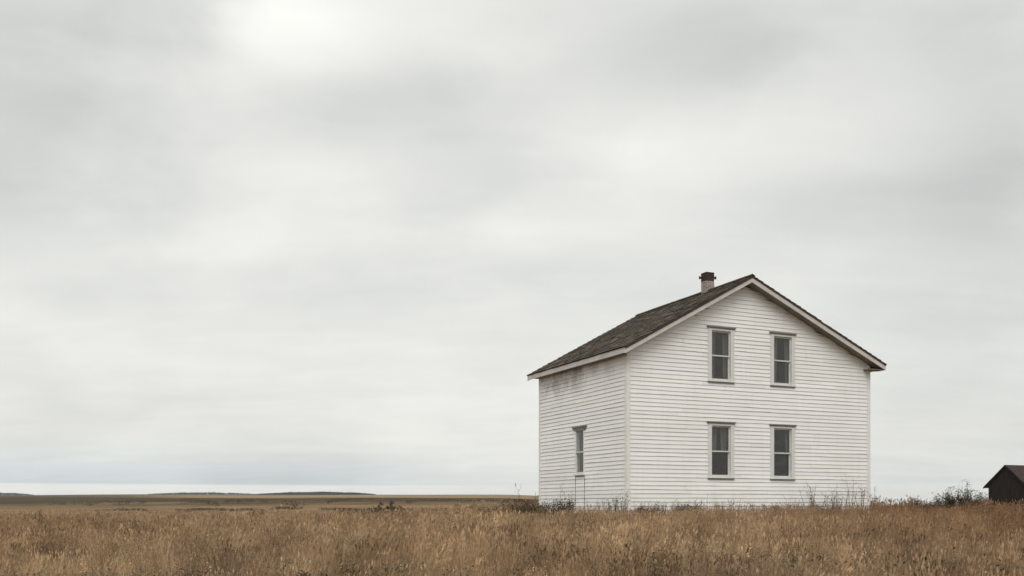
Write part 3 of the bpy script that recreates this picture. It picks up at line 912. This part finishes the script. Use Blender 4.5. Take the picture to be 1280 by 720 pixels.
KINDS = ['fine', 'fine', 'fine', 'fine', 'bushy', 'bushy', 'weed', 'weed', 'forb', 'forb']
def make_grass(name, label, y0, y1, dens, size, left_only=False, flat=1.0):
    X, Y = grass_points(y0, y1, dens)
    if left_only:
        k = (X / Y < .02); X, Y = X[k], Y[k]
    # clumped: thin it in places
    pn = wave_noise(X, Y, 41, 6, 1.3)
    k = rng.random(len(X)) < np.clip(.80 + .35 * pn, .3, 1); X, Y = X[k], Y[k]
    Z = ground_z(X, Y) - .01
    n = len(X)
    wn = .75 * wave_noise(X, Y, 42, 7, 1.1) + .34 * smooth(22, 12, Y) + .08 * smooth(2, 12, X) - .08
    r1 = rng.random(n); r2 = rng.random(n)
    sel = np.where(r1 < .72, rng.integers(0, 4, n), np.where(r1 < .90, rng.integers(4, 6, n), rng.integers(8, 10, n)))
    weed = (wn + 1.0 * (r2 - .5)) > .46
    sel = np.where(weed & (r1 < .72), rng.integers(6, 8, n), sel)
    hn = wave_noise(X, Y, 43, 5, .5)
    lx = (X - CX) * .911 + (Y - CY) * .413; ly = -(X - CX) * .413 + (Y - CY) * .911
    s = size(Y) * rng.uniform(.8, 1.12, n) * (1 + .36 * hn + .16 * wave_noise(X, Y, 71, 5, 1.8))
    # grass thins and shortens where it meets the walls and along the crest
    s = s * (1 - .42 * smooth(22, 30, Y) * smooth(-2, 3, X) * (1 - smooth(36, 46, Y)))
    scl = np.stack([s, s, s * rng.uniform(.85, 1.15, n) * flat], -1)
    # stems lean together in patches, as the wind has laid them
    wx = rng.normal(0, .08, n) + .34 * wave_noise(X, Y, 61, 6, .8); wy = rng.normal(0, .08, n) + .10 + .34 * wave_noise(X, Y, 62, 6, .9)
    th = rng.uniform(0, 6.28, n); c_, s_ = np.cos(th), np.sin(th)
    rot = np.stack([c_ * wx + s_ * wy, -s_ * wx + c_ * wy, th], -1)
    return scatter(name, label, KINDS, np.stack([X, Y, Z], -1), rot, scl, sel)

make_grass('meadow_grass', 'tall dry tan and brown prairie grass mixed with low weeds covering the foreground', 5, 30,
           lambda y: np.interp(y, [5, 9, 14, 22, 30], [20, 56, 52, 36, 28]), lambda y: np.interp(y, [5, 30], [.92, 1.0]))
make_grass('crest_grass', 'fine dry grass along the crest of the rise around the farmhouse', 30, 62,
           lambda y: np.interp(y, [30, 45, 62], [22, 12, 5]), lambda y: np.interp(y, [30, 60], [1.0, 1.5]))
make_grass('valley_grass', 'low rough grass in the shallow valley beyond the crest', 62, 200,
           lambda y: np.interp(y, [62, 120, 200], [3.2, 1.2, .5]), lambda y: np.interp(y, [62, 200], [1.4, 2.2]), True, .5)

# ------------------------------------------------------------------ weeds, bushes: countable plants
def leafquad(mb, p, L, wd, a, up, col=None):
    ex, ey = math.cos(a), math.sin(a)
    x, y, z = p
    mb.poly([(x, y, z), (x + ex * L * .5 - ey * wd, y + ey * L * .5 + ex * wd, z + up * .6), (x + ex * L, y + ey * L, z + up), (x + ex * L * .5 + ey * wd, y + ey * L * .5 - ex * wd, z + up * .6)], col)

def stalk_weed(h, spread, nst, nleaf, leaf, seed, seedhead=0, lean=.25, branchy=3):
    r = random.Random(seed); st = MB(); lf = MB()
    for i in range(nst):
        a = r.uniform(0, 6.28); hh = h * r.uniform(.55, 1.0); b0 = Vector((math.cos(a) * spread * .25 * r.random(), math.sin(a) * spread * .25 * r.random(), -.03))
        tip = b0 + Vector((math.cos(a) * spread * r.uniform(.1, 1) * .5, math.sin(a) * spread * r.uniform(.1, 1) * .5, hh))
        mid = (b0 + tip) / 2 + Vector((r.uniform(-.04, .04), r.uniform(-.04, .04), 0))
        st.tube([b0, mid, tip], [.005 + .003 * h, .004 + .002 * h, .002], 4)
        nodes = [b0.lerp(mid, t * 2) if t < .5 else mid.lerp(tip, t * 2 - 1) for t in [r.uniform(.25, 1) for _ in range(branchy)]]
        ends = [(tip, Vector((0, 0, 1)))]
        for nd in nodes:
            ba = r.uniform(0, 6.28); L = hh * r.uniform(.12, .3)
            e = nd + Vector((math.cos(ba) * L * .7, math.sin(ba) * L * .7, L * r.uniform(.4, 1)))
            st.tube([nd, e], [.003 + .001 * h, .0015], 3); ends.append((e, e - nd))
        for j in range(nleaf):
            t = r.uniform(.12, 1.0); p = b0.lerp(mid, t * 2) if t < .5 else mid.lerp(tip, t * 2 - 1)
            if r.random() < .5 and len(ends) > 1: p = p.lerp(r.choice(ends)[0], r.uniform(.2, 1))
            L = leaf * r.uniform(.5, 1.3)
            leafquad(lf, p, L, L * r.uniform(.2, .38), r.uniform(0, 6.28), L * r.uniform(-.7, .8))
        if seedhead:
            for e, d in ends:
                for q in range(7):
                    s = seedhead * r.uniform(.5, 1)
                    leafquad(lf, e + Vector((r.uniform(-.3, .3) * s, r.uniform(-.3, .3) * s, r.uniform(-.9, .9) * s)), s * .8, s * .28, r.uniform(0, 6.28), s * r.uniform(-.2, .9))
    return st, lf

def bush(h, w, n, leaf, seed):
    r = random.Random(seed); st = MB(); lf = MB()
    for i in range(n):
        a = r.uniform(0, 6.28); k = r.random() ** .6
        tip = Vector((math.cos(a) * w * .5 * k, math.sin(a) * w * .5 * k, h * r.uniform(.45, 1) * (1 - .45 * k * k)))
        b0 = Vector((math.cos(a) * w * .1 * k, math.sin(a) * w * .1 * k, -.05)); mid = b0.lerp(tip, .5) + Vector((r.uniform(-.08, .08), r.uniform(-.08, .08), .05))
        st.tube([b0, mid, tip], [.012, .008, .003], 4)
        for c in range(r.randint(2, 5)):
            t = r.uniform(.35, 1.02); cc = b0.lerp(mid, t * 2) if t < .5 else mid.lerp(tip, t * 2 - 1)
            cc = cc + Vector((r.gauss(0, .07), r.gauss(0, .07), r.gauss(0, .05)))
            for q in range(r.randint(8, 20)):
                L = leaf * r.uniform(.6, 1.3)
                leafquad(lf, cc + Vector((r.gauss(0, .07), r.gauss(0, .07), r.gauss(0, .06))), L, L * .35, r.uniform(0, 6.28), L * r.uniform(-.6, .8))
    return st, lf

def plant(name, label, cat, X, Y, meshes, ms, ml, group=None, rz=None, scale=1):
    o = empty(name, (X, Y, gz(X, Y) - .01), random.uniform(0, 6.28) if rz is None else rz)
    o.scale = (scale, scale, scale)
    st, lf = meshes
    if isinstance(st, MB):
        st.build('stem', ms, o); lf.build('foliage', ml, o, recalc=False)
    tag(o, label, cat, group)
    return o

def local(lx, ly):    # house frame -> world
    return CX + lx * .911 - ly * .413, CY + lx * .413 + ly * .911

random.seed(12)
# left of the house
X, Y = at(651, 33), 33.0
plant('tall_weed', 'tall thin dried weed with dark seed spikes left of the farmhouse, against the sky', 'weed', X, Y, stalk_weed(1.15, .5, 4, 6, .05, 31, .085, .1, 3), M['stem'], M['darkleaf'])
X, Y = at(664, 33.6), 33.6
plant('branching_weed', 'pale spreading branching dry weed beside the far left corner of the farmhouse', 'weed', X, Y, stalk_weed(.95, 1.1, 8, 7, .04, 32, .03, .4, 5), M['stem'], M['weedleaf'])
for i, (px, yy, h, w, lab) in enumerate([
        (637, 34, .80, 1.3, 'low dark weedy bush at the left end of the scrub by the farmhouse'),
        (657, 33.5, .75, 1.2, 'low dark weedy bush under the tall seed-spiked weed'),
        (670, 35.5, .85, .9, 'dark green bush tucked against the far left corner of the farmhouse'),
        (690, 34.0, .80, 1.0, 'dark weedy bush in front of the side wall, left of the side window'),
        (612, 33.5, .72, 1.0, 'low brown brush at the outer end of the scrub left of the farmhouse'),
        (648, 31.5, .62, 1.1, 'low dark brush in front of the tall seed-spiked weed'),
        (706, 33.5, .90, .8, 'upright dark green bush just left below the side window')]):
    X = at(px, yy)
    plant('dark_bush', lab, 'bush', X, yy, bush(h, w, 28, .055, 50 + i), M['stem'], (M['darkleaf'], M['weedleaf'], M['greenleaf'], M['darkleaf'], M['weedleaf'], M['weedleaf'], M['darkleaf'])[i % 7])
X, Y = at(698, 33), 33.0
plant('thin_weed', 'single thin weed stalk rising before the side wall left of the side window', 'weed', X, Y, stalk_weed(1.15, .12, 1, 6, .04, 36, .05, .05, 2), M['stem'], M['weedleaf'])
for i, (px, yy, h, lab) in enumerate([
        (757, 31.6, .62, 'leafy weed clump before the side wall right of the side window'),
        (768, 31.3, .72, 'speckled leafy weed clump by the side wall near the front corner'),
        (777, 31.0, .85, 'tallest leafy weed right at the front corner of the farmhouse')]):
    X = at(px, yy)
    plant('leafy_weed', lab, 'weed', X, yy, stalk_weed(h, .55, 10, 12, .055, 60 + i, .03, .3, 4), M['stem'], M['darkleaf'])
# russet and green low clumps at the foot of the gable wall
for i, (lx, h, m_, lab) in enumerate([
        (.35, .36, 'redleaf', 'low russet weed clump at the foot of the gable wall by the front corner'),
        (.95, .36, 'greenleaf', 'low green weed clump at the foot of the gable wall near the front corner'),
        (2.05, .40, 'darkleaf', 'low dark weed clump below and left of the left ground-floor gable window'),
        (2.65, .40, 'redleaf', 'low russet weed clump left below the left ground-floor gable window')]):
    X, Y = local(lx, -.35)
    plant('low_weed', lab, 'weed', X, Y, bush(h, .6, 14, .05, 80 + i), M['stem'], M[m_])
for i, (lx, h, lab) in enumerate([
        (1.55, .62, 'thin dry stalk before the gable wall left of both ground-floor windows'),
        (3.05, .62, 'thin dry stalk just left below the left ground-floor gable window')]):
    X, Y = local(lx, -.45)
    plant('thin_weed', lab, 'weed', X, Y, stalk_weed(h + .1, .1, 2, 5, .035, 90 + i, .03, .05, 2), M['stem'], M['weedleaf'])
# stalky weeds against the right half of the gable wall
labs = ['short wiry dry weed below the right ground-floor gable window', 'wiry dry weed right of the right ground-floor window',
        'leaning wiry weed with dark leaves amid the stand by the gable wall', 'thin upright dry weed in the stand by the gable wall',
        'dense wiry dry weed in the stand by the gable wall', 'tallest pale upright weed in the stand by the gable wall',
        'bushy wiry dry weed near the right corner of the gable wall', 'wiry dry weed at the right corner of the gable wall']
for i, (lx, h, sp, ns) in enumerate([(6.75, .62, .5, 5), (7.55, 1.05, .7, 7), (8.05, 1.0, .9, 8), (8.65, 1.10, .4, 4), (9.1, .90, .8, 9), (9.6, 1.38, .4, 4), (10.05, 1.05, .8, 9), (10.65, 1.0, .6, 7)]):
    X, Y = local(lx, -.5)
    plant('wiry_weed', labs[i], 'weed', X, Y, stalk_weed(h + .12, sp, ns, 9, .045, 110 + i, .03, .3, 4), M['stem'], M['darkleaf'] if i in (2, 6) else M['weedleaf'], 'wiry weeds along the gable wall')
lw = None
for i in range(22):
    lx = .2 + i * .49 + random.uniform(-.15, .15)
    X, Y = local(lx, -.40 - random.random() * .25)
    if i < 4:
        lw_ = plant('speckled_weed', 'low speckled dry weed in the row along the foot of the gable wall', 'weed', X, Y, stalk_weed(.50, .5, 9, 8, .035, 300 + i, .03, .3, 3), M['stem'], M['weedleaf'] if i % 2 else M['redleaf'], 'low speckled weeds along the gable wall')
        lw = (lw or []) + [lw_]
    else:
        src = lw[i % 4]; c = src.copy(); COL.objects.link(c); c.location = (X, Y, gz(X, Y) - .01); c.rotation_euler = (0, 0, random.uniform(0, 6.28))
        q = random.uniform(.7, 1.25); c.scale = (q, q, q)
        for chd in list(src.children):
            d = chd.copy(); COL.objects.link(d); d.parent = c
for i, (lx, sd_) in enumerate([(11.25, 1), (11.7, 2), (12.3, 3)]):
    X, Y = local(lx, .6 + .3 * i)
    plant('wiry_weed', ['small wiry weed just right of the farmhouse corner', 'taller wiry weed second to the right of the farmhouse corner', 'low wiry weed third to the right of the farmhouse corner'][i],
          'weed', X, Y, stalk_weed([.62, .82, .55][i], .7, 7, 9, .05, 140 + i, .03, .3, 4), M['stem'], M['weedleaf'])
# scrub between house and shed, on the skyline
for i, (px, yy, h, w, lab) in enumerate([
        (1150, 47, 1.15, 1.6, 'small dark bush alone on the skyline between farmhouse and shed'),
        (1172, 49, 1.15, 1.4, 'low sparse bush on the skyline left of the tallest scrub'),
        (1184, 50, 1.6, 1.5, 'open dark bush on the skyline with sky showing through'),
        (1199, 50, 2.0, 1.6, 'tallest ragged bush on the skyline, left of the shed'),
        (1212, 51, 1.75, 1.4, 'dense dark bush on the skyline two short of the shed'),
        (1225, 52, 1.4, 1.3, 'small bush on the skyline just short of the shed'),
        (1234, 53, 1.3, 1.1, 'low bush against the shed wall')]):
    X = at(px, yy)
    plant('scrub_bush', lab, 'bush', X, yy, bush(h, w, 46 if i != 4 else 60, .075, 160 + i), M['stem'], M['darkleaf'])
# dark stubs standing in the left meadow
for i, (px, yy, h, w, lab, kd) in enumerate([
        (48, 30, 1.05, .36, 'small upright dark evergreen shrub standing in the meadow far left', 'b'),
        (55, 30, .55, .5, 'low brown scrub at the foot of the upright shrub far left', 'b'),
        (316, 31, .92, .22, 'single dark curled seed stalk in the meadow, left of centre', 's'),
        (490, 30, .9, .16, 'slim dark plant standing in the meadow, right of the far wooded ridge', 's'),
        (458, 29, .75, .3, 'small faint brown bushy weed in the meadow beside the slim dark plant', 'b'),
        (257, 22, .72, .28, 'brown bushy weed nearer the camera in the left meadow', 'b'),
        (572, 31.5, .85, .2, 'dark leaning seed stalk in the meadow left of the scrub by the house', 's')]):
    X = at(px, yy)
    me = bush(h, w, 16, .05, 180 + i) if kd == 'b' else stalk_weed(h, w, 4, 30, .055, 180 + i, .05, .1, 3)
    plant('meadow_shrub' if kd == 'b' else 'seed_stalk', lab, 'shrub' if kd == 'b' else 'weed', X, yy, me, M['stem'], M['darkleaf'] if i in (0, 2, 3, 6) else M['weedleaf'])
# thicket beyond the crest
for i, (px, yy, h, w, lab) in enumerate([
        (470, 105, 2.4, 4.2, 'low dark bush at the left end of the thicket beyond the crest'),
        (483, 110, 3.1, 4.6, 'largest dark bush of the thicket beyond the crest'),
        (499, 100, 2.2, 2.4, 'small dark bush right of the largest one beyond the crest'),
        (432, 125, 2.1, 4.5, 'faint wide bush beyond the crest, below the wooded ridge'),
        (320, 130, 2.0, 4.5, 'faint bush beyond the crest in the left half, on the dark scrub strip')]):
    X = at(px, yy)
    g_ = gz(X, yy)
    plant('thicket_bush', lab, 'bush', X, yy, bush(h, w, 60, .22, 200 + i), M['stem'], M['darkleaf'])

# ------------------------------------------------------------------ far woods: one mass on each ridge
def far_wood(name, label, px0, px1, Y, hmax, seed, dens=1.0, dy=60, m_='wood_far', cat='woodland', h0=.6, gaps=0):
    r = random.Random(seed); b = MB()
    n = int(abs(px1 - px0) * 9 * dens)
    for i in range(n):
        t = r.random(); px = px0 + (px1 - px0) * t
        yy = Y + r.uniform(-dy, dy); X = at(px, yy)
        if gaps:
            yy += dy * 2.2 * noise.noise(Vector((px * .012, seed, 0))) + dy * noise.noise(Vector((px * .05, seed, 3))); X = at(px, yy)
            if r.random() > .42 + 1.5 * noise.noise(Vector((px * .022, seed, 7))) + .9 * noise.noise(Vector((px * .11, seed, 9))): continue
        env = math.sin(math.pi * t) ** .6 * (.93 + .07 * math.sin(t * 23 + seed))
        h = hmax * env * r.uniform(.45, 1.0) + h0
        z0 = gz(X, yy); rr = h * r.uniform(.35, .6)
        # a ragged crown made of leaf clumps round a trunk
        b.tube([(X, yy, z0 - .5), (X, yy, z0 + h * .6)], [.25, .12], 4)
        for q in range(9):
            a = r.uniform(0, 6.28); zc = z0 + h * r.uniform(.3, .95); k = rr * r.uniform(.2, 1)
            s = h * r.uniform(.12, .24); c = Vector((X + math.cos(a) * k, yy + math.sin(a) * k, zc))
            p = [c + Vector((r.uniform(-1, 1), r.uniform(-1, 1), r.uniform(-.8, .8))) * s for _ in range(5)]
            n0 = len(b.v); b.v += [tuple(q_) for q_ in p]
            for f in ((0, 1, 2), (0, 2, 3), (1, 3, 4), (0, 3, 4), (1, 2, 4)):
                b.f.append([n0 + u for u in f]); b.c.append(None)
    o = b.build(name, M[m_], None, recalc=False)
    tag(o, label, cat, kind='stuff')
far_wood('far_woodland', 'dark bluish wood on the distant ridge in the left half', 318, 470, 1450, 5.0, 1, 1.5)
far_wood('hedge_row', 'thin line of tiny trees along the far horizon, left', 185, 325, 1400, 3.2, 2, .6)
far_wood('hill_wood', 'strip of dark wood on the hill at the extreme left', -60, 42, 1450, 4.5, 3, .6)

M['brush'] = simple('withered_valley_brush', (.055, .038, .024), (.12, .083, .052), .6, .95)
far_wood('valley_brush', 'broken strip of dark brown brush in the valley beyond the crest', 120, 650, 215, .26, 5, 1.5, 16, 'brush', 'brush', .10, -.9)
far_wood('slope_brush', 'long dark strip of brush across the far slope', 60, 660, 370, .40, 6, 1.2, 50, 'brush', 'brush', .12, -.5)

# ------------------------------------------------------------------ air
HAZE = .00011
hz = MB(); hz.box(-4700, 4700, -4700, 4700, -12, 42)
hm = bpy.data.materials.new('pale_air'); hm.use_nodes = True
kk = N(hm.node_tree); ho = kk.n('ShaderNodeOutputMaterial')
pv = kk.n('ShaderNodeVolumePrincipled', {'Color': (.86, .93, 1.0, 1), 'Density': HAZE, 'Anisotropy': .1})
kk.link(pv.outputs[0], ho.inputs['Volume'])
h_o = hz.build('haze', hm); tag(h_o, 'thin pale air over the prairie', 'haze', kind='stuff')

# ------------------------------------------------------------------ render settings
scene.render.engine = 'CYCLES'
vs = scene.view_settings; vs.view_transform = 'Standard'; vs.look = 'None'; vs.exposure = 0.0; vs.gamma = 1.0; vs.use_curve_mapping = False
cy = scene.cycles
cy.max_bounces = 7; cy.diffuse_bounces = 3; cy.glossy_bounces = 3; cy.transparent_max_bounces = 10; cy.volume_bounces = 1
cy.transmission_bounces = 4
cy.use_denoising = True
cy.use_adaptive_sampling = True; cy.adaptive_threshold = .01
